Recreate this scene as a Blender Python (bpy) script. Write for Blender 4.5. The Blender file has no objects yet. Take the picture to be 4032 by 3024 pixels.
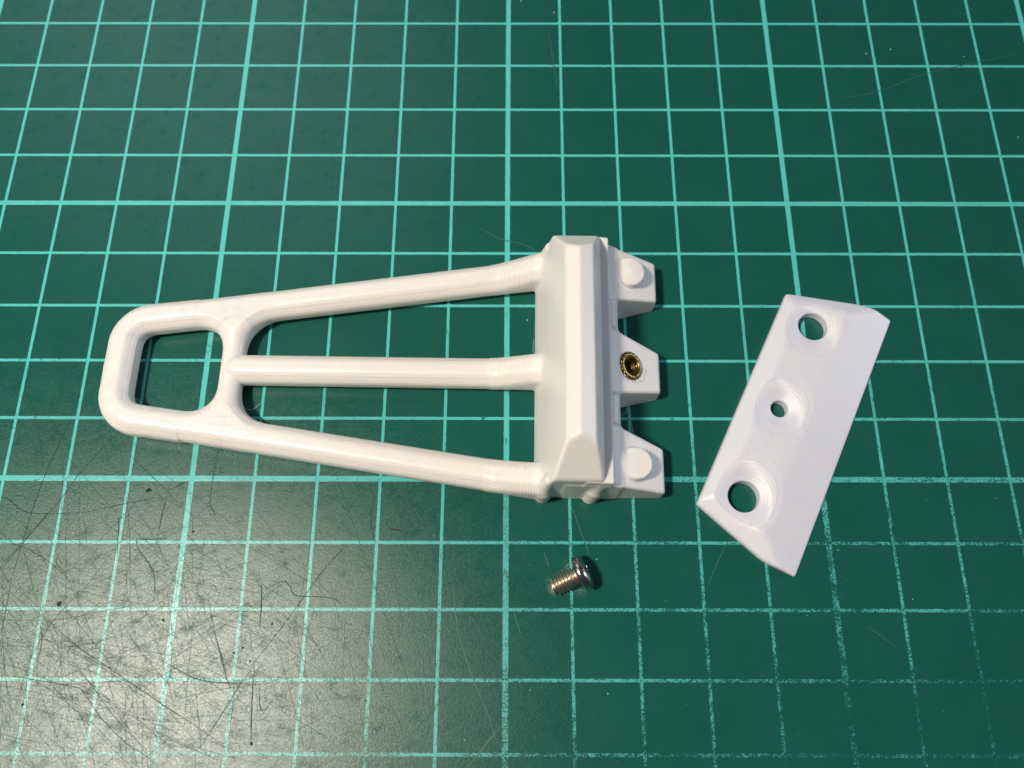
import bpy, bmesh, math, random
import numpy as np
from mathutils import Vector, Matrix, Euler
# one Blender unit is one centimetre here
random.seed(7); rng = np.random.default_rng(7)
S = bpy.context.scene
S.unit_settings.scale_length = 0.01
C = S.collection

# ------------------------------------------------------------------ camera
cd = bpy.data.cameras.new('camera'); cam = bpy.data.objects.new('camera', cd); C.objects.link(cam)
cd.sensor_width = 36; cd.sensor_fit = 'HORIZONTAL'; cd.lens = 27.947
cd.clip_start = 0.1; cd.clip_end = 500
cam.location = (0.1117, -2.5802, 12.4621)
_w = Vector((0.3231, 0.0015, 0.0022)); cam.rotation_mode = 'QUATERNION'
from mathutils import Quaternion
cam.rotation_quaternion = Quaternion(_w.normalized(), _w.length)
cd.dof.use_dof = True; cd.dof.focus_distance = 12.55; cd.dof.aperture_fstop = 0.22
S.camera = cam

# ------------------------------------------------------------------ room light and lamps
W = bpy.data.worlds.new('World'); S.world = W; W.use_nodes = True
bg = W.node_tree.nodes['Background']; bg.inputs[0].default_value = (0.70, 0.80, 1.0, 1); bg.inputs[1].default_value = 0.07

def lamp(name, loc, target, size, power, col, shape='DISK', size_y=None):
    l = bpy.data.lights.new(name, 'AREA'); l.shape = shape; l.size = size
    if size_y: l.size_y = size_y
    l.energy = power; l.color = col
    o = bpy.data.objects.new(name, l); C.objects.link(o); o.location = loc
    o.rotation_euler = (Vector(target) - Vector(loc)).to_track_quat('-Z', 'Y').to_euler()
    return o
lamp('desk_lamp_light', (-23.2, -5.6, 46), (-1, 0, 0), 5.6, 31500, (1.0, 0.865, 0.735))
lamp('window_light', (85, 22, 30), (0, 0, 0), 26, 24000, (0.76, 0.84, 1.0))
lamp('ceiling_light', (-19, 34, 32), (0, 5, 0), 30, 2500, (0.80, 0.97, 1.0))

S.view_settings.view_transform = 'Standard'; S.view_settings.look = 'None'
S.view_settings.exposure = 0.0; S.view_settings.gamma = 1.0
S.cycles.max_bounces = 8; S.cycles.use_denoising = True
S.cycles.sample_clamp_indirect = 6

# ------------------------------------------------------------------ node helper
class NT:
    def __init__(s, name):
        s.m = bpy.data.materials.new(name); s.m.use_nodes = True; s.t = s.m.node_tree
        s.p = s.t.nodes['Principled BSDF']
    def n(s, typ, **kw):
        nd = s.t.nodes.new(typ)
        for k, v in kw.items(): setattr(nd, k, v)
        return nd
    def link(s, a, b): s.t.links.new(a, b)
    def val(s, sock, v):
        if hasattr(v, 'links') or isinstance(v, bpy.types.NodeSocket): s.link(v, sock)
        else: sock.default_value = v
    def math(s, op, a, b=None, c=None, clamp=False):
        nd = s.n('ShaderNodeMath', operation=op, use_clamp=clamp); s.val(nd.inputs[0], a)
        if b is not None: s.val(nd.inputs[1], b)
        if c is not None: s.val(nd.inputs[2], c)
        return nd.outputs[0]
    def noise(s, vec, scale, detail=2, rough=.5, dist=0, dim='3D'):
        nd = s.n('ShaderNodeTexNoise', noise_dimensions=dim); s.link(vec, nd.inputs['Vector'])
        nd.inputs['Scale'].default_value = scale; nd.inputs['Detail'].default_value = detail
        nd.inputs['Roughness'].default_value = rough; nd.inputs['Distortion'].default_value = dist
        return nd.outputs[0]
    def ramp(s, f, lo, hi, a=0.0, b=1.0, smooth=True):
        nd = s.n('ShaderNodeMapRange', interpolation_type='SMOOTHSTEP' if smooth else 'LINEAR'); s.val(nd.inputs[0], f)
        nd.inputs[1].default_value = lo; nd.inputs[2].default_value = hi
        nd.inputs[3].default_value = a; nd.inputs[4].default_value = b
        return nd.outputs[0]
    def mix(s, f, a, b):
        nd = s.n('ShaderNodeMix', data_type='RGBA'); s.val(nd.inputs[0], f)
        s.val(nd.inputs[6], a); s.val(nd.inputs[7], b); return nd.outputs[2]
    def mapping(s, vec, scale=(1, 1, 1), rot=(0, 0, 0), loc=(0, 0, 0)):
        nd = s.n('ShaderNodeMapping'); s.link(vec, nd.inputs[0])
        nd.inputs['Location'].default_value = loc; nd.inputs['Rotation'].default_value = rot
        nd.inputs['Scale'].default_value = scale; return nd.outputs[0]
    def bump(s, h, dist, strength=1.0, prev=None):
        nd = s.n('ShaderNodeBump'); s.link(h, nd.inputs['Height'])
        nd.inputs['Distance'].default_value = dist; nd.inputs['Strength'].default_value = strength
        if prev is not None: s.link(prev, nd.inputs['Normal'])
        return nd.outputs[0]

# ------------------------------------------------------------------ cutting mat material
def mat_material():
    N = NT('cutting_mat_vinyl'); p = N.p
    g = N.n('ShaderNodeNewGeometry'); pos = g.outputs['Position']
    sep = N.n('ShaderNodeSeparateXYZ'); N.link(pos, sep.inputs[0]); X, Y = sep.outputs[0], sep.outputs[1]
    wob = N.noise(pos, 9, 3); wob = N.math('MULTIPLY', N.math('SUBTRACT', wob, .5), .012)
    def lines(c, other):
        c = N.math('ADD', c, wob)
        d1 = N.math('ABSOLUTE', N.math('SUBTRACT', N.math('FRACT', N.math('ADD', c, .5)), .5))
        d5 = N.math('MULTIPLY', N.math('ABSOLUTE', N.math('SUBTRACT', N.math('FRACT', N.math('ADD', N.math('MULTIPLY', c, .2), .5)), .5)), 5)
        a = N.ramp(d1, .020, .028, 1, 0); b = N.ramp(d5, .039, .048, 1, 0)
        return N.math('MAXIMUM', a, b)
    line = N.math('MAXIMUM', lines(X, Y), lines(Y, X))
    # print worn away where the mat is used most: towards the near edge, worst at the right
    wear = N.math('ADD', N.math('MULTIPLY', Y, -.085), N.math('MULTIPLY', X, .026))
    big = N.noise(pos, .55, 3, .6)
    wear = N.math('ADD', wear, N.math('MULTIPLY', N.math('SUBTRACT', big, .5), .9))
    wear = N.ramp(wear, -.40, .60, .10, .61, smooth=False)
    fl = N.noise(pos, 34, 4, .78)
    fl2 = N.noise(N.mapping(pos, (1, 1, 1)), 5, 3, .7)
    flake = N.math('ADD', N.math('MULTIPLY', fl, .7), N.math('MULTIPLY', fl2, .3))
    keep = N.n('ShaderNodeMapRange', interpolation_type='SMOOTHSTEP'); N.link(flake, keep.inputs[0])
    N.link(N.math('SUBTRACT', N.math('MULTIPLY', wear, .62), -.17), keep.inputs[1])
    N.link(N.math('SUBTRACT', N.math('MULTIPLY', wear, .62), -.27), keep.inputs[2])
    line = N.math('MULTIPLY', line, N.math('MULTIPLY', keep.outputs[0], N.math('SUBTRACT', 1.05, N.math('MULTIPLY', wear, .75), clamp=True)))
    # knife nicks running across the print
    nick = None
    for i, (ang, sc, th) in enumerate(((.9, 3.2, .022), (-.6, 2.6, .02), (2.2, 3.7, .018), (.25, 2.2, .02))):
        v = N.mapping(pos, (1, .22, 1), (0, 0, ang), (i * 7.3, 1.1 * i, 0))
        nz = N.noise(v, sc, 2, .5, .25)
        d = N.math('ABSOLUTE', N.math('SUBTRACT', nz, .5))
        k = N.ramp(d, 0, th * .22, 1, 0)
        gate = N.ramp(N.noise(N.mapping(pos, loc=(3.1 * i, 9, 0)), 1.3, 2), .50, .62)
        k = N.math('MULTIPLY', k, gate)
        nick = k if nick is None else N.math('MAXIMUM', nick, k)
    used = N.ramp(N.math('ADD', N.math('MULTIPLY', Y, -1), N.math('MULTIPLY', X, -.30)), .2, 3.4)   # the scored working corner
    nk = N.math('MULTIPLY', nick, N.math('ADD', N.math('MULTIPLY', used, .75), .12))
    base = N.mix(N.noise(pos, .9, 4, .6), (.0052, .061, .0455, 1), (.0100, .094, .072, 1))
    base = N.mix(N.math('MULTIPLY', N.ramp(N.noise(pos, 3.1, 4, .7), .45, .8), .35), base, (.012, .080, .056, 1))
    base = N.mix(N.ramp(N.noise(pos, 60, 2, .8), .3, .75), base, N.mix(.5, base, (.010, .130, .100, 1)))
    dust = N.ramp(N.noise(pos, 13, 3, .8), .70, .78)
    base = N.mix(N.math('MULTIPLY', dust, .12), base, (.12, .25, .20, 1))
    rust = N.math('MULTIPLY', N.ramp(N.noise(N.mapping(pos, loc=(4, 3, 0)), 1.9, 3, .6), .735, .80), N.ramp(Y, 0, 5))
    base = N.mix(N.math('MULTIPLY', rust, .5), base, (.16, .075, .04, 1))
    ink = N.mix(N.noise(pos, 2, 3), (.085, .50, .475, 1), (.115, .60, .565, 1))
    col = N.mix(line, base, ink)
    nk2 = N.math('MULTIPLY', N.math('MULTIPLY', nick, line), N.ramp(Y, 6, 1, .15, .9))
    col = N.mix(nk2, col, base)
    fine = N.noise(pos, 46, 3, .8); mid = N.noise(pos, 24, 4, .7)
    patch = N.noise(pos, 4.2, 4, .72)
    r = N.math('ADD', .340, N.math('MULTIPLY', N.math('SUBTRACT', mid, .5), .22))
    r = N.math('ADD', r, N.math('MULTIPLY', N.math('SUBTRACT', patch, .5), .16))
    r = N.math('ADD', r, N.math('MULTIPLY', line, -.02))
    RR = r
    grain = N.ramp(fine, .36, .66, .62, 1.35)
    sp = N.math('ADD', .78, N.math('MULTIPLY', N.math('MULTIPLY', N.math('SUBTRACT', grain, 1.0), used), .85))
    sp = N.math('SUBTRACT', sp, N.math('MULTIPLY', N.ramp(patch, .5, .72), .35))
    
    h = N.math('ADD', N.math('MULTIPLY', fine, .5), N.math('MULTIPLY', mid, .9))
    bstr = N.math('ADD', .10, N.math('MULTIPLY', used, .42))
    h = N.math('MULTIPLY', h, bstr)
    h = N.math('ADD', h, N.math('MULTIPLY', line, .12))
    nrm = N.bump(h, .006, .9)
    # matt pigment under a satin skin
    out = N.t.nodes['Material Output']; N.t.nodes.remove(p)
    df = N.n('ShaderNodeBsdfDiffuse'); N.link(col, df.inputs['Color']); N.link(nrm, df.inputs['Normal'])
    gl = N.n('ShaderNodeBsdfAnisotropic', distribution='BECKMANN'); N.link(nrm, gl.inputs['Normal']); N.link(RR, gl.inputs['Roughness'])
    gl.inputs['Color'].default_value = (1, 1, 1, 1)
    fr = N.n('ShaderNodeFresnel'); fr.inputs['IOR'].default_value = 1.52; N.link(nrm, fr.inputs['Normal'])
    mx = N.n('ShaderNodeMixShader'); N.link(N.math('MULTIPLY', fr.outputs[0], sp), mx.inputs[0])
    N.link(df.outputs[0], mx.inputs[1]); N.link(gl.outputs[0], mx.inputs[2]); N.link(mx.outputs[0], out.inputs['Surface'])
    return N.m

def plastic(name, kind='layer'):
    N = NT(name); p = N.p
    tc = N.n('ShaderNodeTexCoord'); o = tc.outputs['Object']
    sep = N.n('ShaderNodeSeparateXYZ'); N.link(o, sep.inputs[0]); X, Y, Z = sep.outputs
    p.inputs['Base Color'].default_value = (.80, .775, .735, 1)
    base = N.mix(N.ramp(N.noise(o, 2.4, 3, .6), .35, .7), (.80, .780, .745, 1), (.775, .765, .750, 1))
    if kind == 'layer':
        scuff = N.math('MULTIPLY', N.ramp(N.noise(N.mapping(o, (1, 1.6, 1)), 4.2, 5, .62), .52, .72), N.ramp(X, -3.9, -4.3))
        base = N.mix(N.math('MULTIPLY', scuff, .24), base, (.48, .46, .48, 1))
    N.link(base, p.inputs['Base Color'])
    p.inputs['Roughness'].default_value = .35
    p.inputs['IOR'].default_value = 1.46
    p.inputs['Subsurface Weight'].default_value = .55
    p.inputs['Subsurface Radius'].default_value = (1.0, .80, .45)
    p.inputs['Subsurface Scale'].default_value = .06
    zn = N.math('ADD', Z, N.math('MULTIPLY', N.math('SUBTRACT', N.noise(o, 1.5, 2), .5), .008))
    lay = N.math('SINE', N.math('MULTIPLY', zn, 2 * math.pi / .042))
    amp = N.math('MULTIPLY', N.ramp(N.noise(N.mapping(o, (.25, 3, 3)), 3.0, 3), .3, .7, .25, 1.0), N.ramp(X, .45, .5, 1.0, .3))
    h = N.math('MULTIPLY', lay, amp)
    if kind == 'layer':
        # coarse steps on the flared rail roots
        tick = N.math('SINE', N.math('MULTIPLY', X, 2 * math.pi / .043))
        m = N.math('MULTIPLY', N.ramp(X, -.17, -.12), N.ramp(X, .40, .46, 1, 0))
        m = N.math('MULTIPLY', m, N.ramp(Z, .45, .50))
        h = N.math('ADD', N.math('MULTIPLY', h, N.math('SUBTRACT', 1, m)), N.math('MULTIPLY', N.math('MULTIPLY', tick, m), 2.6))
        # streaks drawn along the rails
        st = N.noise(N.mapping(o, (.12, 1, 1)), 34, 2, .6)
        h = N.math('ADD', h, N.math('MULTIPLY', st, 2.2))
    if kind in ('ring', 'plate'):
        for nd in list(N.t.nodes):
            if nd.bl_idname == 'ShaderNodeMix': nd.inputs[6].default_value = (.685, .71, .785, 1); nd.inputs[7].default_value = (.70, .72, .78, 1)
    if kind == 'ring':
        tg = N.n('ShaderNodeTangent', direction_type='RADIAL', axis='Z'); N.link(tg.outputs[0], p.inputs['Tangent'])
        p.inputs['Anisotropic'].default_value = .9; p.inputs['Specular IOR Level'].default_value = .9; p.inputs['Roughness'].default_value = .5
        rr = N.math('SQRT', N.math('ADD', N.math('MULTIPLY', X, X), N.math('MULTIPLY', Y, Y)))
        h = N.math('MULTIPLY', N.math('SINE', N.math('MULTIPLY', rr, 2 * math.pi / .050)), .35)
    if kind == 'plate':
        dg = N.noise(N.mapping(o, (1, .16, 1), (0, 0, .8)), 30, 2, .6)
        a_ = math.radians(142.8)
        w_ = N.math('ADD', N.math('MULTIPLY', X, math.cos(a_)), N.math('MULTIPLY', Y, math.sin(a_)))
        w_ = N.math('ADD', w_, N.math('MULTIPLY', N.noise(o, 4, 3), .16))
        wv = N.math('MULTIPLY', N.math('SINE', N.math('MULTIPLY', w_, 2 * math.pi / .048)), .55)
        flat_ = N.ramp(Z, .322, .336)
        wv = N.math('MULTIPLY', wv, flat_)
        h = N.math('ADD', N.math('ADD', N.math('MULTIPLY', h, .35), N.math('MULTIPLY', dg, 1.2)), wv)
        N.link(N.math('ADD', .5, N.math('MULTIPLY', flat_, .5)), p.inputs['Specular IOR Level'])
    N.link(N.bump(h, .0016, .8), p.inputs['Normal'])
    return N.m

def metal(name, col, rough, dirt):
    N = NT(name); p = N.p
    tc = N.n('ShaderNodeTexCoord'); o = tc.outputs['Object']
    f = N.ramp(N.noise(o, 16, 4, .7), .42, .68)
    N.link(N.mix(f, col, dirt), p.inputs['Base Color'])
    p.inputs['Metallic'].default_value = 1.0
    N.link(N.math('ADD', rough, N.math('MULTIPLY', f, .18)), p.inputs['Roughness'])
    N.link(N.bump(N.noise(o, 40, 3), .004, .5), p.inputs['Normal'])
    return N.m

def flat(name, col, rough=.6, spec=.3):
    N = NT(name); tc = N.n('ShaderNodeTexCoord')
    f = N.noise(tc.outputs['Object'], 14, 3)
    N.link(N.mix(f, tuple(c * .8 for c in col[:3]) + (1,), tuple(min(1, c * 1.2) for c in col[:3]) + (1,)), N.p.inputs['Base Color'])
    N.p.inputs['Roughness'].default_value = rough; N.p.inputs['Specular IOR Level'].default_value = spec
    return N.m

M_mat = mat_material()
M_pla = plastic('white_printed_plastic', 'layer')
M_plate = plastic('white_printed_plastic_plate', 'plate')
M_ring = plastic('white_printed_plastic_rings', 'ring')
M_steel = metal('nickel_steel', (.52, .48, .47, 1), .17, (.20, .17, .15, 1))
M_thread = metal('worn_thread_steel', (.74, .67, .57, 1), .30, (.42, .37, .30, 1))
M_brass = metal('brass', (.34, .235, .075, 1), .30, (.11, .075, .03, 1))
M_cut = flat('cut_groove', (.008, .042, .030), .72, .24)
M_smear = flat('soft_score', (.012, .055, .040), .62, .38)
M_cutl = flat('pale_score', (.030, .115, .080), .5, .5)
M_speck = flat('pale_dust', (.55, .60, .52), .7)
M_dark = flat('dark_dirt', (.004, .016, .012), .7)
M_rust = flat('rust_dirt', (.040, .022, .015), .7)
M_wisp = flat('plastic_wisp', (.75, .78, .78), .3, .5)

# ------------------------------------------------------------------ object helpers
def thing(name, label, cat, loc=(0, 0, 0), rotz=0, group=None):
    o = bpy.data.objects.new(name, None); C.objects.link(o); o.empty_display_size = .3
    o.location = loc; o.rotation_euler = (0, 0, rotz); o['label'] = label; o['category'] = cat
    if group: o['group'] = group
    return o
def link_mesh(name, me, mat, parent=None, label=None):
    o = bpy.data.objects.new(name, me); C.objects.link(o)
    if mat and not me.materials: me.materials.append(mat)
    if parent: o.parent = parent
    if label: o['label'] = label
    return o
def bm_obj(name, bm, mat, parent=None, smooth=True, label=None):
    me = bpy.data.meshes.new(name); bmesh.ops.recalc_face_normals(bm, faces=bm.faces); bm.to_mesh(me); bm.free()
    for f in me.polygons: f.use_smooth = smooth
    return link_mesh(name, me, mat, parent, label)

# ------------------------------------------------------------------ solid modelling on a distance grid
class Grid:
    def __init__(s, lo, hi, h):
        s.h = h; s.lo = np.array(lo, float); s.n = np.ceil((np.array(hi) - s.lo) / h).astype(int) + 1
        s.D = np.full(s.n, 1.0, np.float32); s.L = np.zeros(s.n, np.int8)
        s.ax = [np.arange(s.n[i], dtype=np.float32) * h + s.lo[i] for i in range(3)]
    def sl(s, lo, hi, m):
        a = np.clip(np.floor((np.array(lo) - m - s.lo) / s.h).astype(int), 0, s.n)
        b = np.clip(np.ceil((np.array(hi) + m - s.lo) / s.h).astype(int) + 1, 0, s.n)
        sl = tuple(slice(a[i], b[i]) for i in range(3))
        X = s.ax[0][sl[0]][:, None, None]; Y = s.ax[1][sl[1]][None, :, None]; Z = s.ax[2][sl[2]][None, None, :]
        return sl, X, Y, Z
    def add(s, f, lo, hi, k=0.02, label=0, m=.12):
        sl, X, Y, Z = s.sl(lo, hi, k + m)
        d = f(X, Y, Z).astype(np.float32); d = np.broadcast_to(d, s.D[sl].shape)
        o = s.D[sl]; s.L[sl] = np.where(d < o, label, s.L[sl])
        s.D[sl] = smin(o, d, k)
    def cut(s, f, lo, hi, k=0.02, label=None):
        sl, X, Y, Z = s.sl(lo, hi, k + .12)
        d = -f(X, Y, Z).astype(np.float32); o = s.D[sl]; d = np.broadcast_to(d, o.shape)
        if label is not None: s.L[sl] = np.where((d > o - .008), label, s.L[sl])
        s.D[sl] = -smin(-o, -d, k)
def smin(a, b, k):
    if k <= 0: return np.minimum(a, b)
    h = np.maximum(k - np.abs(a - b), 0) / k
    return np.minimum(a, b) - h * h * k * .25
def smax(a, b, k): return -smin(-a, -b, k)
def capsule(p, q, r0, r1=None):
    p = np.array(p, float); q = np.array(q, float); r1 = r0 if r1 is None else r1; e = q - p; L2 = float(e @ e)
    def f(X, Y, Z):
        t = np.clip(((X - p[0]) * e[0] + (Y - p[1]) * e[1] + (Z - p[2]) * e[2]) / L2, 0, 1)
        return np.sqrt((X - p[0] - t * e[0]) ** 2 + (Y - p[1] - t * e[1]) ** 2 + (Z - p[2] - t * e[2]) ** 2) - (r0 + (r1 - r0) * t)
    return f
def bar(p, q, r0, r1=None, k=.05):      # level bar with a softly eight-sided section
    p = np.array(p, float); q = np.array(q, float); r1 = r0 if r1 is None else r1; e = (q - p)[:2]; L2 = float(e @ e)
    def f(X, Y, Z):
        t = np.clip(((X - p[0]) * e[0] + (Y - p[1]) * e[1]) / L2, 0, 1)
        h = np.sqrt((X - p[0] - t * e[0]) ** 2 + (Y - p[1] - t * e[1]) ** 2) + 0 * Z; w = np.abs(Z - p[2] - t * (q[2] - p[2]))
        return smax(smax(h, w, k), (h + w) * .7071, k) - (r0 + (r1 - r0) * t)
    return f
def box_of(*pts, r=0.0):
    a = np.array(pts, float); return a.min(0) - r, a.max(0) + r
def planes(pl, k=.03):          # pl: (nx,ny,nz,d): n.p - d, normals normalised here
    def f(X, Y, Z):
        D = None
        for nx, ny, nz, d in pl:
            l = math.sqrt(nx * nx + ny * ny + nz * nz)
            v = (X * nx + Y * ny + Z * nz - d) / l
            D = v if D is None else smax(D, v, k)
        return D
    return f
def poly_planes(pts, axes):     # convex polygon, counter-clockwise, in the plane of two axes
    out = []
    for i in range(len(pts)):
        (a, b), (c, d) = pts[i], pts[(i + 1) % len(pts)]
        n = [0, 0, 0]; n[axes[0]] = d - b; n[axes[1]] = -(c - a)
        out.append((*n, n[axes[0]] * a + n[axes[1]] * b))
    return out

def surface(G):
    """surface nets; returns verts, quads, normals, label per quad"""
    D = G.D; ins = D < 0; n = np.array(D.shape)
    c = np.zeros(n - 1, np.int8)
    for i in (0, 1):
        for j in (0, 1):
            for k in (0, 1): c += ins[i:n[0] - 1 + i, j:n[1] - 1 + j, k:n[2] - 1 + k]
    cells = np.argwhere((c > 0) & (c < 8)); del c
    idx = np.full(n - 1, -1, np.int32); idx[tuple(cells.T)] = np.arange(len(cells))
    acc = np.zeros((len(cells), 3)); cnt = np.zeros(len(cells))
    corners = [(i, j, k) for i in (0, 1) for j in (0, 1) for k in (0, 1)]
    val = {q: D[tuple((cells + q).T)].astype(float) for q in corners}
    for a in corners:
        for ax in range(3):
            if a[ax] == 0:
                b = list(a); b[ax] = 1; b = tuple(b); va, vb = val[a], val[b]
                m = (va < 0) != (vb < 0); t = np.where(m, va / np.where(m, va - vb, 1), 0)
                pt = np.array(a, float)[None, :] + t[:, None] * (np.array(b) - np.array(a))[None, :]
                acc[m] += pt[m]; cnt[m] += 1
    V = cells + acc / cnt[:, None]
    quads = []; labs = []
    for ax in range(3):
        u, v = [(1, 2), (2, 0), (0, 1)][ax]
        sa = [slice(None)] * 3; sb = [slice(None)] * 3; sa[ax] = slice(0, -1); sb[ax] = slice(1, None)
        A = ins[tuple(sa)]; B = ins[tuple(sb)]
        e = np.argwhere(A != B)
        e = e[(e[:, u] > 0) & (e[:, v] > 0) & (e[:, u] < n[u] - 1) & (e[:, v] < n[v] - 1)]
        flip = ~A[tuple(e.T)]
        du = np.zeros(3, int); du[u] = 1; dv = np.zeros(3, int); dv[v] = 1
        q = np.stack([idx[tuple((e - du - dv).T)], idx[tuple((e - dv).T)], idx[tuple(e.T)], idx[tuple((e - du).T)]], 1)
        q[flip] = q[flip][:, ::-1]
        labs.append(G.L[tuple(e.T)]); quads.append(q)
    Q = np.concatenate(quads); La = np.concatenate(labs)
    # gradient normals sampled trilinearly
    P = np.clip(V, 1, n - 2.001)
    def samp(p):
        i = np.floor(p).astype(int); f = p - i; r = 0
        for (a, b, cc) in corners:
            w = np.abs(1 - a - f[:, 0]) * np.abs(1 - b - f[:, 1]) * np.abs(1 - cc - f[:, 2])
            r = r + w * D[i[:, 0] + a, i[:, 1] + b, i[:, 2] + cc]
        return r
    d0 = samp(P)
    Nn = np.zeros_like(V)
    for ax in range(3):
        s_ = np.zeros(3); s_[ax] = .7
        Nn[:, ax] = samp(np.clip(P + s_, 0, n - 1.001)) - samp(np.clip(P - s_, 0, n - 1.001))
    ln = np.linalg.norm(Nn, axis=1, keepdims=True); Nn /= np.maximum(ln, 1e-9)
    return G.lo + V * G.h, Q, Nn, La

def split_parts(G, specs, parent, place=None):
    V, Q, Nn, La = surface(G)
    made = {}
    for lab, (name, mat, origin) in specs.items():
        q = Q[La == lab]
        if not len(q): continue
        used, inv = np.unique(q, return_inverse=True); inv = inv.reshape(q.shape)
        co = V[used] - np.array(origin)
        me = bpy.data.meshes.new(name)
        me.vertices.add(len(used)); me.vertices.foreach_set('co', co.astype(np.float32).ravel())
        me.loops.add(q.size); me.loops.foreach_set('vertex_index', inv.astype(np.int32).ravel())
        me.polygons.add(len(q)); me.polygons.foreach_set('loop_start', np.arange(0, q.size, 4, dtype=np.int32))
        me.polygons.foreach_set('loop_total', np.full(len(q), 4, np.int32))
        me.update(calc_edges=True); me.validate()
        me.polygons.foreach_set('use_smooth', np.ones(len(me.polygons), bool))
        me.normals_split_custom_set_from_vertices(Nn[used].tolist())
        o = link_mesh(name, me, mat, parent); o.location = origin
        made[lab] = o
    return made

# ------------------------------------------------------------------ cutting mat
mat = thing('cutting_mat', 'green self-healing cutting mat with turquoise centimetre grid under all the parts', 'cutting mat')
bm = bmesh.new()
bmesh.ops.create_cube(bm, size=1, matrix=Matrix.Translation((1, 3, -.15)) @ Matrix.Diagonal((60, 45, .3, 1)))
bmesh.ops.bevel(bm, geom=[e for e in bm.edges if abs(e.verts[0].co.z - e.verts[1].co.z) > .1], offset=1.0, segments=6, affect='EDGES')
bm_obj('mat_sheet', bm, M_mat, mat, smooth=False)

# ------------------------------------------------------------------ the handled bracket
BR = thing('handled_bracket', 'white 3D printed bracket with open three-rail handle, ridged block and three screw tabs',
           'bracket', (0, 1.685, 0), math.radians(-.75))
G = Grid((-6.75, -2.25, -.06), (2.62, 2.25, 2.1), .02)
LOOP, CROSS, RT, RM, RB, BLOCK, T1, T2, T3, P1, P3 = range(1, 12)
zc = .232
def hy(x): return 1.715 + .147 * x
# outer rails and the loop with rounded corners
for s, lab in ((1, RT), (-1, RB)):
    p = (-4.45, s * hy(-4.45), zc); q = (.55, s * hy(.55), zc)
    G.add(bar(p, q, .244, .247), *box_of(p, q, r=.26), k=.02, label=lab, m=.6)
    lp = [(-4.45, s * hy(-4.45), zc)]
    R = .46; cx = -6.295 + R; cy = hy(cx) - R + .02
    for a in np.linspace(97, 180, 9):
        lp.append((cx + R * math.cos(math.radians(a)), s * (cy + R * math.sin(math.radians(a))), zc))
    lp.append((-6.30, 0, zc))
    for i in range(len(lp) - 1):
        G.add(bar(lp[i], lp[i + 1], .245 if i == 0 else .251, .251), *box_of(lp[i], lp[i + 1], r=.28), k=.012, label=LOOP, m=.6 if i == 0 else .12)
p, q = (-4.475, -hy(-4.5) + .12, .225), (-4.475, hy(-4.5) - .12, .225)
G.add(capsule(p, q, .19), *box_of(p, q, r=.5), k=.52, label=CROSS)
for s in (1, -1):
    cphi = 1 / math.sqrt(1 + .147 ** 2)
    def outer(X, Y, Z, s=s):
        e = (s * Y - (1.715 + .147 * X)) * cphi
        h = np.abs(e) + 0 * Z; w = np.abs(Z - zc)
        return np.maximum(.2465 - smax(smax(h, w, .05), (h + w) * .7071, .05), -e)
    G.cut(outer, (-5.0, .6 if s > 0 else -1.8, -.06), (-3.7, 1.8 if s > 0 else -.6, .62), k=.01)
G.cut(lambda X, Y, Z: .480 - Z + 0 * X, (-5.0, -1.8, .3), (-3.7, 1.8, .62), k=.015)
p, q = (-4.34, 0, zc), (.6, -.0, zc)
G.add(bar(p, q, .243), *box_of(p, q, r=.25), k=.03, label=RM)
# flared rail roots where they meet the block
for y0, y1, lab in ((hy(-.2), hy(.5), RT), (0, 0, RM), (-hy(-.2), -hy(.5), RB)):
    for zz in np.linspace(0, 1, 5):
        p = (-.22, y0, zc); q = (.55, y1, zc + .27 * zz)
        G.add(bar(p, q, .240, .250), *box_of(p, q, r=.25), k=.02, label=lab)
# block: ridged core with hipped ends, lip, root
def chamf(y0, z0=1.3, sl=.83):
    return [(0, 1, sl, y0 + sl * z0), (0, -1, sl, y0 + sl * z0)]
core = [(.46, -.2), (1.45, -.2), (1.45, 1.25), (1.30, 1.81), (1.06, 1.95), (.79, 1.80), (.69, 1.30), (.46, .60)]
E0, E1 = 1.97, 2.07
G.add(planes(poly_planes(core, (0, 2)) + [(0, 1, 0, E0), (0, -1, 0, E0)] + chamf(E0), .045), (.4, -2.1, -.06), (1.6, 2.1, 2.05), k=.06, label=BLOCK)
lip = [(1.15, .98), (1.50, .98), (1.575, 1.02), (1.590, 1.215), (1.45, 1.245), (1.2, 1.25)]
G.add(planes(poly_planes(lip, (0, 2)) + [(0, 1, 0, 1.985), (0, -1, 0, 1.985)], .018), (1.1, -2.1, .9), (1.62, 2.1, 1.4), k=.012, label=BLOCK)
root = [(.9, -.2), (1.75, -.2), (1.75, .905), (1.60, 1.0), (.9, 1.01)]
G.add(planes(poly_planes(root, (0, 2)) + [(0, 1, 0, E0), (0, -1, 0, E0)], .05), (.9, -2.1, -.06), (1.8, 2.1, 1.1), k=.06, label=BLOCK)
for s in (1, -1):
    # rounded feet that stand proud of each end
    for ch in ([(.595, -.1, .128, 1.945), (.595, .45, .125, 1.942), (.66, 1.0, .07, 1.90)],
               [(1.34, -.1, .132, 1.942), (1.37, .55, .13, 1.93), (1.43, 1.04, .12, 1.865)]):
        for i in range(len(ch) - 1):
            p = (ch[i][0], s * ch[i][3], ch[i][1]); q = (ch[i + 1][0], s * ch[i + 1][3], ch[i + 1][1])
            G.add(capsule(p, q, ch[i][2], ch[i + 1][2]), *box_of(p, q, r=.13), k=.04, label=BLOCK)
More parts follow.
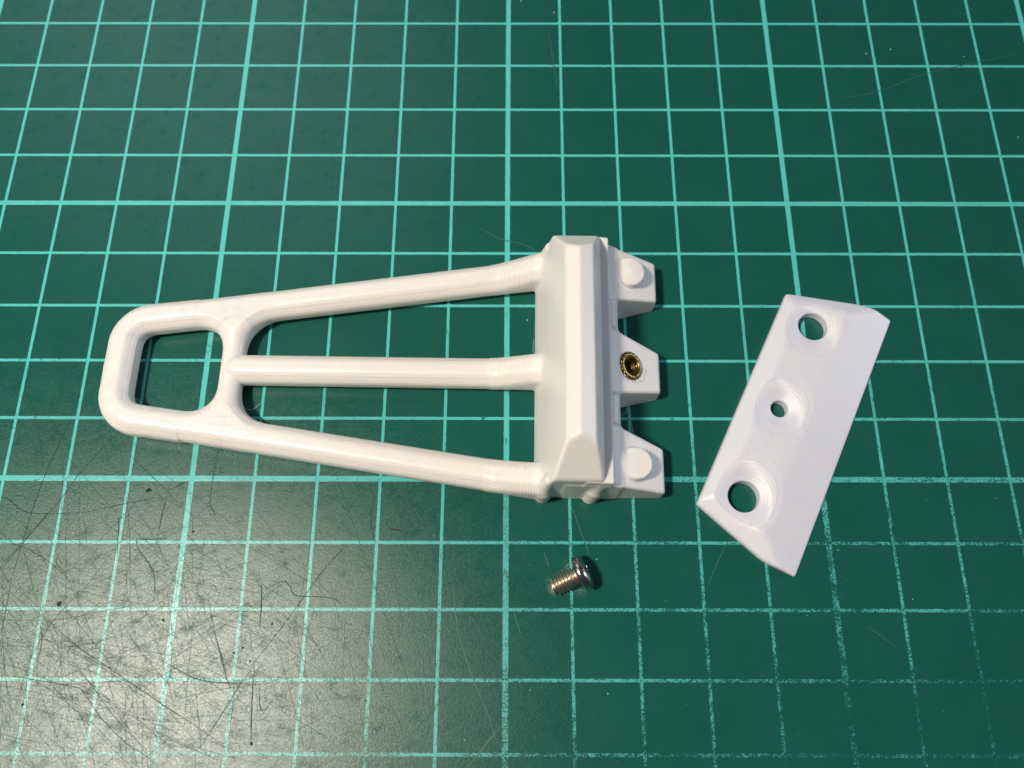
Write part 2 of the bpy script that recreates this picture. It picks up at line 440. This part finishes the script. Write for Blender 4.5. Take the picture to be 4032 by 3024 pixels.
# tabs: wedge top falling away, plan narrowing outwards
top = (.727, 0, 1, .92 + .727 * 1.73)
def tab(yl0, yl1, yh0, yh1, lab):
    pl = [top, (1, 0, 0, 2.47), (-1, 0, 0, -1.4), (0, 0, -1, .2)]
    for (a, b, s) in ((yl0, yl1, -1), (yh0, yh1, 1)):
        dy = (b - a) / (2.46 - 1.75)
        pl.append((-dy * s, s, 0, s * (a - dy * 1.75)))
    G.add(planes(pl, .045), (1.4, min(yl0, yl1), -.06), (2.5, max(yh0, yh1), 1.2), k=.05, label=lab)
tab(1.05, 1.25, 1.97, 1.96, T1)
tab(-.51, -.34, .51, .34, T2)
tab(-1.97, -1.96, -1.05, -1.25, T3)
nv = np.array([.588, 0, .809])
for s, lab in ((1, P1), (-1, P3)):
    b0 = np.array([1.965, s * 1.585, .745]); pv = np.array([.17, 0, .985]); t0 = b0 + pv * .125
    def peg(X, Y, Z, b0=b0, s=s, nv=pv):
        a = (X - b0[0]) * nv[0] + (Y - b0[1]) * nv[1] + (Z - b0[2]) * nv[2]
        rr = np.sqrt(np.maximum((X - b0[0]) ** 2 + (Y - b0[1]) ** 2 + (Z - b0[2]) ** 2 - a * a, 0))
        d = smax(rr - .248, -a - .3, .03)
        cone = a - (.15 if s > 0 else .115) + rr * (.20 if s > 0 else .04)
        return smax(d, cone, .04)
    G.add(peg, *box_of(b0, t0, r=.3), k=.045, label=lab)
# bore for the brass insert
ib = np.array([1.945, -.02, .92 - .727 * .215])
def bore(X, Y, Z):
    a = (X - ib[0]) * nv[0] + (Z - ib[2]) * nv[2]
    rr = np.sqrt(np.maximum((X - ib[0]) ** 2 + (Y - ib[1]) ** 2 + (Z - ib[2]) ** 2 - a * a, 0))
    return np.maximum(rr - .222, -a - .84)
G.cut(bore, *box_of(ib - nv * .85, ib + nv * .2, r=.25), k=.02)
# flat bed side
G.cut(lambda X, Y, Z: Z + 0 * X - 0.004, (-6.75, -2.25, -.06), (2.62, 2.25, .0), k=0)
names = {LOOP: 'handle_loop', CROSS: 'crossbar', RT: 'rail', RM: 'rail', RB: 'rail', BLOCK: 'block',
         T1: 'screw_tab', T2: 'screw_tab', T3: 'screw_tab', P1: 'peg', P3: 'peg'}
made = split_parts(G, {k: (v, M_pla, (0, 0, 0)) for k, v in names.items()}, BR)
del G

def frame_z(axis, xhint=(0, 1, 0)):
    z = Vector(axis).normalized(); x = Vector(xhint).cross(z).normalized(); y = z.cross(x)
    return Matrix((x, y, z)).transposed().to_4x4()

def lathe(bm, prof, seg=48, fn=None, closed=False):
    rings = []
    for (r, z) in prof:
        ring = []
        for i in range(seg):
            a = 2 * math.pi * i / seg
            rr = r if fn is None else fn(r, z, a)
            ring.append(bm.verts.new((rr * math.cos(a), rr * math.sin(a), z)))
        rings.append(ring)
    for A, B in zip(rings, rings[1:]):
        for i in range(seg): bm.faces.new((A[i], A[(i + 1) % seg], B[(i + 1) % seg], B[i]))
    return rings

def thread(bm, r_root, r_crest, pitch, z0, z1, seg=28, sub=8, inner=False):
    """helical thread as a height-modulated tube"""
    nz = int((z1 - z0) / pitch * sub); rings = []
    for k in range(nz + 1):
        z = z0 + (z1 - z0) * k / nz; ring = []
        for i in range(seg):
            a = 2 * math.pi * i / seg
            ph = (z / pitch - a / (2 * math.pi)) % 1.0
            t = 1 - abs(2 * ph - 1); t = min(1, max(0, t * 1.7 - .28))
            r = r_root + (r_crest - r_root) * t
            ring.append(bm.verts.new((r * math.cos(a), r * math.sin(a), z)))
        rings.append(ring)
    for A, B in zip(rings, rings[1:]):
        for i in range(seg): bm.faces.new((A[i], A[(i + 1) % seg], B[(i + 1) % seg], B[i]))
    return rings

# brass insert: knurled sleeve, inside thread
bm = bmesh.new()
kn = lambda r, z, a: r * (1 - (.13 * (.5 - .5 * math.cos(19 * a)) ** .6 if r > .22 else 0))
lathe(bm, [(.146, -.03), (.152, .0), (.160, .010), (.192, .012), (.226, .006), (.236, -.006), (.236, -.12), (.198, -.13), (.198, -.18), (.21, -.19), (.21, -.46)], 80, kn)
ins = bm_obj('threaded_insert', bm, M_brass, BR)
ins.location = Vector(ib) + Vector(nv) * .022; ins.rotation_euler = frame_z(nv).to_euler()
bm = bmesh.new(); rg = thread(bm, .152, .118, .05, -.80, -.015, 28, 8)
th = bm_obj('inner_thread', bm, M_brass, ins)
# melted collar of plastic crumbs round the insert
bm = bmesh.new()
for i in range(26):
    a = -2.9 + i * .12 + random.uniform(-.05, .05); r = random.uniform(.245, .29)
    s = random.uniform(.006, .014)
    bmesh.ops.create_icosphere(bm, subdivisions=1, radius=s, matrix=Matrix.Translation((r * math.cos(a), r * math.sin(a), random.uniform(0, .006))))
mc = bm_obj('melted_burr', bm, M_pla, ins); mc['kind'] = 'stuff'

# fine plastic strings left by the printer
def hair(name, pts, r, mat_, parent):
    cu = bpy.data.curves.new(name, 'CURVE'); cu.dimensions = '3D'; cu.bevel_depth = r; cu.bevel_resolution = 1; cu.resolution_u = 6
    sp = cu.splines.new('BEZIER'); sp.bezier_points.add(len(pts) - 1)
    for b, q in zip(sp.bezier_points, pts): b.co = q; b.handle_left_type = b.handle_right_type = 'AUTO'
    t = bpy.data.objects.new('tmp', cu); C.objects.link(t)
    dg = bpy.context.evaluated_depsgraph_get(); me = bpy.data.meshes.new_from_object(t.evaluated_get(dg))
    bpy.data.objects.remove(t); me.name = name
    for f in me.polygons: f.use_smooth = True
    return link_mesh(name, me, mat_, parent)
for pts in ([(1.80, -.50, .12), (1.84, -.62, .10), (1.93, -.60, .2), (1.95, -.45, .25)],
            [(1.98, -.52, .2), (2.03, -.8, .1), (2.08, -1.13, .12)],
            [(-4.3, -.55, .2), (-4.2, -.62, .1), (-4.12, -.60, .05), (-4.02, -.50, .04)],
            [(.45, .30, .3), (.43, .42, .2), (.44, .6, .3)],
            [(-6.05, -.45, .15), (-5.93, -.6, .08), (-5.97, -.72, .1)]):
    hair('plastic_strand', pts, .0019, M_wisp, BR)

# ------------------------------------------------------------------ cover plate
PL = thing('cover_plate', 'slanted white cover plate with three round holes lying right of the bracket tabs',
           'plate', (4.40, 1.125, 0), math.radians(63.74))
# local x runs along the holes, local y is -n (towards the upper left)
H = Grid((-2.55, -1.32, -.06), (2.55, .75, .48), .0155)
# v = -y ; left edge v=-.60, right edge v=1.18
TOPZ = .34
pl = [(0, 0, 1, TOPZ), (0, 0, -1, .2)]
# outline trapezoid
def vplane(u0, v0, u1, v1):  # outward on the left of direction in (u, v) ; y=-v
    dx, dy = u1 - u0, -(v1 - v0); n = (dy, -dx)
    return (n[0], n[1], 0, n[0] * u0 + n[1] * (-v0))
out = [(-2.005, -.60), (-2.375, .66), (-2.365, 1.18), (2.365, 1.18), (2.375, .62), (2.005, -.60)]
# walk so that the outward normal is right; checked by sign against the centre
for i in range(len(out)):
    a, b = out[i], out[(i + 1) % len(out)]
    P = vplane(a[0], a[1], b[0], b[1])
    if P[0] * 0 + P[1] * 0 - P[3] > 0: P = tuple(-c for c in P)
    pl.append(P)
# slopes, given by three points (u, v, z)
def three(a, b, c):
    A, B, Cc = [np.array((q[0], -q[1], q[2]), float) for q in (a, b, c)]
    n = np.cross(B - A, Cc - A); n = n if n[2] > 0 else -n
    return (*n, float(n @ A))
pl += [three((-2, -.60, .17), (2, -.60, .17), (0, -.345, TOPZ)),
       three((-2, 1.18, .055), (2, 1.18, .055), (0, .37, TOPZ)),
       three((2.005, -.60, .13), (2.375, .62, .13), (1.93, .36, TOPZ)),
       three((-2.005, -.60, .13), (-2.375, .66, .13), (-1.96, .38, TOPZ))]
H.add(planes(pl, .045), (-2.5, -1.3, -.06), (2.5, .7, .42), k=0, label=1)
for i, (u, rt, rc, zt) in enumerate(((1.585, .240, .54, .20), (-.01, .137, .44, .19), (-1.60, .245, .54, .20))):
    sl = (TOPZ - zt) / (rc - rt)
    def cone(X, Y, Z, u=u, rt=rt, sl=sl, zt=zt):
        rr = np.sqrt((X - u) ** 2 + Y ** 2)
        return np.minimum((rr - rt) , 9) * 0 + ((rr - rt) * sl - (Z - zt)) / math.sqrt(1 + sl * sl)
    def sink(X, Y, Z, cone=cone, zt=zt):
        return np.maximum(cone(X, Y, Z), -(Z - zt) - .0)
    H.cut(sink, (u - rc - .1, -rc - .1, 0), (u + rc + .1, rc + .1, .45), k=.08, label=2 + i)
    def cyl(X, Y, Z, u=u, rt=rt): return np.sqrt((X - u) ** 2 + Y ** 2) - rt + 0 * Z
    H.cut(cyl, (u - rt, -rt, -.06), (u + rt, rt, .45), k=.015)
H.cut(lambda X, Y, Z: Z + 0 * X - 0.004, (-2.5, -1.3, -.06), (2.5, .7, 0), k=0)
split_parts(H, {1: ('plate_body', M_plate, (0, 0, 0)), 2: ('countersink', M_ring, (1.585, 0, 0)),
                3: ('countersink', M_ring, (-.01, 0, 0)), 4: ('countersink', M_ring, (-1.60, 0, 0))}, PL)
del H

# ------------------------------------------------------------------ screw
ax2 = Vector((.378, .178, 0)).normalized(); tilt = math.radians(14)
ax = Vector((ax2.x * math.cos(tilt), ax2.y * math.cos(tilt), math.sin(tilt)))
SC = thing('machine_screw', 'short nickel pan head machine screw lying on its side on the mat below the bracket', 'screw',
           (.72, -1.675, 0))
bm = bmesh.new(); rg = thread(bm, .100, .150, .0525, .0, .44, 36, 10)
cap = [bm.verts.new((.078 * math.cos(2 * math.pi * i / 36), .078 * math.sin(2 * math.pi * i / 36), -.012)) for i in range(36)]
for i in range(36): bm.faces.new((cap[i], cap[(i + 1) % 36], rg[0][(i + 1) % 36], rg[0][i]))
bm.faces.new(cap)
Ms = Matrix.Translation((0, 0, .152)) @ frame_z(ax, (0, 0, 1))
o = bm_obj('threaded_shank', bm, M_thread, SC); o.matrix_local = Ms
bm = bmesh.new()
prof = [(.09, .43), (.24, .432), (.262, .442), (.27, .46), (.27, .495), (.262, .525), (.238, .552), (.195, .572), (.14, .583), (.10, .586)]
rings = lathe(bm, prof, 48)
# cross recess
last = rings[-1]
rec = []
for i in range(48):
    a = 2 * math.pi * i / 48; c4 = abs(math.cos(2 * a)) ** 6
    r = .035 + .05 * c4; rec.append((r * math.cos(a), r * math.sin(a)))
r1 = [bm.verts.new((x, y, .586)) for x, y in rec]; r2 = [bm.verts.new((x * .7, y * .7, .49)) for x, y in rec]
for A, B in ((last, r1), (r1, r2)):
    for i in range(48): bm.faces.new((A[i], A[(i + 1) % 48], B[(i + 1) % 48], B[i]))
bm.faces.new(r2)
o = bm_obj('pan_head', bm, M_steel, SC); o.matrix_local = Ms

# ------------------------------------------------------------------ knife cuts, scratches and dirt on the mat
from mathutils import Vector as V3
cinv = None
_R = cam.rotation_quaternion.to_matrix(); _Cc = Vector(cam.location)
def on_mat(x, y, F=3130.09):
    """point on the mat for a point measured in the photograph (4032 wide)"""
    d = _R @ Vector(((x - 2016) / F, -(y - 1512) / F, -1)); t = -_Cc.z / d.z
    q = _Cc + t * d; return (q.x, q.y)
def smooth_path(pts, n=6):
    P = [np.array(p, float) for p in pts]; P = [2 * P[0] - P[1]] + P + [2 * P[-1] - P[-2]]; out = []
    for i in range(1, len(P) - 2):
        for k in range(n):
            t = k / n
            out.append(.5 * ((2 * P[i]) + (-P[i - 1] + P[i + 1]) * t + (2 * P[i - 1] - 5 * P[i] + 4 * P[i + 1] - P[i + 2]) * t * t
                       + (-P[i - 1] + 3 * P[i] - 3 * P[i + 1] + P[i + 2]) * t ** 3))
    out.append(P[-2]); return out
def strip(bm, path, w, z):
    """a shallow groove with a low burr: tent cross-section, thinning to both ends"""
    n = len(path); prev = None
    for i, p in enumerate(path):
        a = path[max(0, i - 1)]; b = path[min(n - 1, i + 1)]; t = np.array(b) - np.array(a); t /= (np.linalg.norm(t) + 1e-9)
        nn = np.array([-t[1], t[0]]); ww = w * (.25 + .75 * math.sin(math.pi * min(1, max(0, (i + .3) / n))) ** .6) * random.uniform(.8, 1.15)
        l = bm.verts.new((*(p + nn * ww), z)); m = bm.verts.new((*p, z + .0012)); r = bm.verts.new((*(p - nn * ww), z))
        if prev: bm.faces.new((prev[0], prev[1], m, l)); bm.faces.new((prev[1], prev[2], r, m))
        prev = (l, m, r)
def zc0(pts): return [(x / 1.6193, 2000 + y / 1.6193) for x, y in pts]   # lower left corner crop
def zd(pts): return [(x / 2.1944, 1512 + y / 2.1944) for x, y in pts]
def ze(pts): return [(x / 2.1944, 2268 + y / 2.1944) for x, y in pts]
def zf(pts): return [(1500 + x / 2.1944, 2268 + y / 2.1944) for x, y in pts]
def zg(pts): return [(1360 + x / 1.8433, 1900 + y / 1.8433) for x, y in pts]
dark = [(ze([(280, 270), (440, 410), (640, 590), (860, 740), (1080, 890), (1300, 1040), (1430, 1130), (1620, 1250), (1900, 1440)]), 5.5),
        (ze([(0, 850), (230, 885), (460, 925), (650, 960), (740, 1000), (850, 1070)]), 4),
        (ze([(345, 410), (362, 520), (350, 640), (318, 740)]), 4.5),
        (zd([(620, 290), (520, 500), (400, 760), (290, 1060), (190, 1380), (110, 1659)]), 4.5),
        (zd([(1060, 390), (900, 540), (690, 770), (530, 990), (350, 1200), (190, 1370), (0, 1580)]), 4),
        (zd([(280, 200), (310, 330), (345, 520), (372, 710)]), 6),
        (zd([(0, 1365), (180, 1400), (300, 1460), (430, 1540), (560, 1659)]), 4),
        (zd([(1130, 620), (1250, 740), (1400, 880), (1530, 1020)]), 3.5),
        (ze([(2212, 760), (2100, 900), (2000, 1060), (1900, 1220), (1780, 1400), (1700, 1510)]), 4),
        (ze([(1375, 710), (1500, 790), (1640, 870), (1800, 910), (2000, 925), (2212, 930)]), 3.5),
        (ze([(1795, 180), (1830, 380), (1890, 620), (1950, 860), (1990, 970)]), 3.5),
        (ze([(1075, 440), (1200, 630), (1330, 790), (1480, 960)]), 3),
        (ze([(690, 970), (780, 1090), (900, 1260), (1100, 1450), (1240, 1540), (1380, 1659)]), 3.5),
        (ze([(560, 640), (760, 900), (960, 1180), (1140, 1380), (1290, 1520)]), 3),
        (ze([(2212, 935), (2000, 965), (1800, 1000), (1600, 1050), (1500, 1090)]), 3),
        (ze([(1820, 60), (1860, 90), (1872, 140)]), 3),
        (ze([(10, 500), (50, 300), (100, 20)]), 4),
        (ze([(180, 850), (300, 640), (440, 410), (620, 210), (740, 80)]), 2.8),
        (zd([(0, 980), (60, 985), (150, 1060), (260, 1115), (480, 1120), (740, 1110)]), 4.5),
        (zd([(740, 1110), (960, 1060), (1200, 1010), (1330, 990)]), 3.5),
        (zd([(1810, 1030), (1840, 1090), (1868, 1150)]), 7),
        (zd([(1430, 1010), (1400, 1120), (1375, 1250)]), 6),
        (zd([(1450, 920), (1540, 880), (1620, 840)]), 8),
        (zd([(1890, 560), (1855, 720), (1830, 880), (1815, 1030)]), 5),
        (zd([(1020, 1150), (1028, 1250), (1022, 1320)]), 6),
        (zd([(850, 400), (900, 530), (950, 700)]), 6),
        (zg([(215, 100), (188, 200), (190, 330), (215, 430), (240, 450)]), 3.2),
        (zc0([(1950, 0), (1990, 60), (2100, 150), (2212, 240)][::-1] if False else [(2212, 230), (2060, 400), (1900, 620), (1720, 860), (1600, 1010)]), 4),
        (zc0([(760, 60), (755, 150), (745, 320)]), 5), (zc0([(1665, 480), (1668, 600), (1655, 760)]), 8),
        (zc0([(1615, 1060), (1605, 1280), (1600, 1480)]), 8), (zc0([(1650, 1130), (1660, 1270), (1690, 1285), (1740, 1225)]), 6),
        (zc0([(870, 195), (880, 260), (940, 340), (985, 440), (985, 540)]), 7),
        (zc0([(870, 195), (960, 200), (1060, 190)]), 6),
        (zc0([(1690, 520), (1800, 470), (1850, 500), (1880, 555), (2000, 565), (2120, 575), (2180, 610)]), 7),
        (zc0([(1010, 960), (1120, 1020), (1260, 1090), (1400, 1115), (1700, 1120), (1870, 1010)]), 3),
        (zc0([(1340, 620), (1360, 760), (1400, 900), (1460, 1130)]), 2.6),
        (zc0([(0, 400), (150, 220), (330, 0)]), 3.5), (zc0([(340, 320), (450, 480)]), 3)]
pxcm = 245.0
for pts, w in dark:
    bm = bmesh.new(); strip(bm, smooth_path([on_mat(*p) for p in pts]), w / pxcm * .30, .0016)
    bm_obj('cut_mark', bm, M_smear if w >= 5 else M_cut, mat)
pale = [(zf([(630, 60), (640, 250), (670, 480), (740, 720), (830, 970), (930, 1200), (980, 1370), (1040, 1480)]), 7),
        (zf([(1040, 1290), (950, 1400), (850, 1530), (740, 1659)]), 8),
        (zf([(1150, 320), (1190, 440), (1210, 510)]), 6),
        ([(1300 + 910 / 1.5621, 1400 / 1.5621), (1300 + 1050 / 1.5621, 1470 / 1.5621), (1300 + 1180 / 1.5621, 1500 / 1.5621), (1300 + 1270 / 1.5621, 1540 / 1.5621)], 6),
        ([(1300 + 1345 / 1.5621, 210 / 1.5621), (1300 + 1370 / 1.5621, 360 / 1.5621), (1300 + 1400 / 1.5621, 560 / 1.5621)], 8),
        ([(3024 + 2212 / 2.1944, 450 / 2.1944), (3024 + 1800 / 2.1944, 540 / 2.1944), (3024 + 1350 / 2.1944, 640 / 2.1944), (3024 + 950 / 2.1944, 790 / 2.1944), (3024 + 540 / 2.1944, 860 / 2.1944)], 7),
        (zg([(1650, 190), (1700, 330), (1770, 520)]), 5), (zg([(1440, 500), (1480, 620)]), 5),
        ([(3024 + 860 / 2.1944, 2268 + 440 / 2.1944), (3024 + 980 / 2.1944, 2268 + 520 / 2.1944), (3024 + 1110 / 2.1944, 2268 + 620 / 2.1944)], 6),
        ([(2700 + 450 / 2.458, 1625 + 1170 / 2.458), (2700 + 320 / 2.458, 1625 + 1420 / 2.458), (2700 + 220 / 2.458, 1625 + 1659 / 2.458)], 6)]
for pts, w in pale:
    bm = bmesh.new(); strip(bm, smooth_path([on_mat(*p) for p in pts]), w / pxcm * .30, .0016)
    bm_obj('score_line', bm, M_cutl, mat)
# the countless hairline cuts of the worn corner, and short dark pits
bm = bmesh.new()
for i in range(560):
    x = rng.normal(520, 420); y = rng.normal(2560, 330)
    if not (-250 < x < 1750 and 1850 < y < 3250): continue
    a = rng.choice([rng.normal(.65, .25), rng.normal(-.5, .35), rng.normal(1.45, .2), rng.normal(.1, .3)]); L = rng.gamma(2.0, 85)
    c = rng.normal(0, .05)
    pts = [(x - math.cos(a) * L, y - math.sin(a) * L), (x + math.sin(a) * c * L, y - math.cos(a) * c * L), (x + math.cos(a) * L, y + math.sin(a) * L)]
    strip(bm, smooth_path([on_mat(*p) for p in pts], 5), rng.uniform(1.0, 2.6) / pxcm * .26, .0012 + .0003 * rng.random())
o = bm_obj('hairline_cuts', bm, M_smear, mat); o['kind'] = 'stuff'
bm = bmesh.new()
pits = [(ze([(1410, 380)])[0], 11), (ze([(2020, 663)])[0], 12), (ze([(2100, 618)])[0], 10), (ze([(2160, 735)])[0], 11), (ze([(515, 240)])[0], 20),
        (ze([(200, 1110)])[0], 13), (zd([(1285, 920)])[0], 22), (zd([(503, 520)])[0], 9), (zd([(425, 530)])[0], 9), (zc0([(1895 - 160, 740)])[0], 9),
        (zd([(1670, 1275)])[0], 12), (ze([(2175, 1450)])[0], 16), (zg([(150, 1585)])[0], 9), ([3024 + 575 / 2.1944, 1512 + 1395 / 2.1944], 7)]
for i in range(70):
    pits.append(((rng.normal(600, 420), rng.normal(2600, 300)), rng.uniform(1.5, 5)))
for (x, y), w in pits:
    if y < 1800: continue
    cx_, cy_ = on_mat(x, y); r = w / pxcm * .5
    vs = [bm.verts.new((cx_ + r * random.uniform(.5, 1.2) * math.cos(k), cy_ + r * random.uniform(.5, 1.2) * math.sin(k), .0026)) for k in np.linspace(0, 2 * math.pi, 8)[:-1]]
    bm.faces.new(vs)
o = bm_obj('dark_pits', bm, M_dark, mat); o['kind'] = 'stuff'
# pale dust
bm = bmesh.new()
sp = [((2700 + 1474 / 2.458, 1625 + 1330 / 2.458), 5), (zf([(1960, 1018)])[0], 5), (zf([(1290, 985)])[0], 5), (zf([(722, 1415)])[0], 5), (zg([(642, 388)])[0], 5),
      ((2350 - 1, 2202), 6), ((2076, 1261), 6), ((3024 + 848 / 2.1944, 468 / 2.1944), 9), ((3024 + 1058 / 2.1944, 430 / 2.1944), 6), ((3024 + 1690 / 2.1944, 490 / 2.1944), 5),
      ((3024 + 2160 / 2.1944, 1187 / 2.1944), 6), ((1500 + 1210 / 2.1944, 10 / 2.1944), 7), ((1500 + 1495 / 2.1944, 113 / 2.1944), 7), ((3024 + 337 / 2.1944, 2268 + 341 / 2.1944), 4),
      ((3024 + 1250 / 2.1944, 2268 + 202 / 2.1944), 5)]
for i in range(170): sp.append(((rng.uniform(0, 4032), rng.uniform(0, 3024)), rng.uniform(1.0, 2.6)))
for (x, y), w in sp:
    q = on_mat(x, y); r = w / pxcm * .5
    bmesh.ops.create_icosphere(bm, subdivisions=1, radius=r, matrix=Matrix.Translation((*q, r * .5)) @ Matrix.Diagonal((1, random.uniform(.6, 1.3), .6, 1)))
o = bm_obj('dust', bm, M_speck); o['kind'] = 'stuff'; o['label'] = 'tiny pale specks of dust scattered over the green mat'
# reddish crumbs
for pts, nm in ((zg([(318, 336), (370, 343), (404, 350)]), 'rust_fleck'),):
    bm = bmesh.new(); strip(bm, smooth_path([on_mat(*p) for p in pts], 4), .012, .003)
    bm_obj(nm, bm, M_rust, mat)
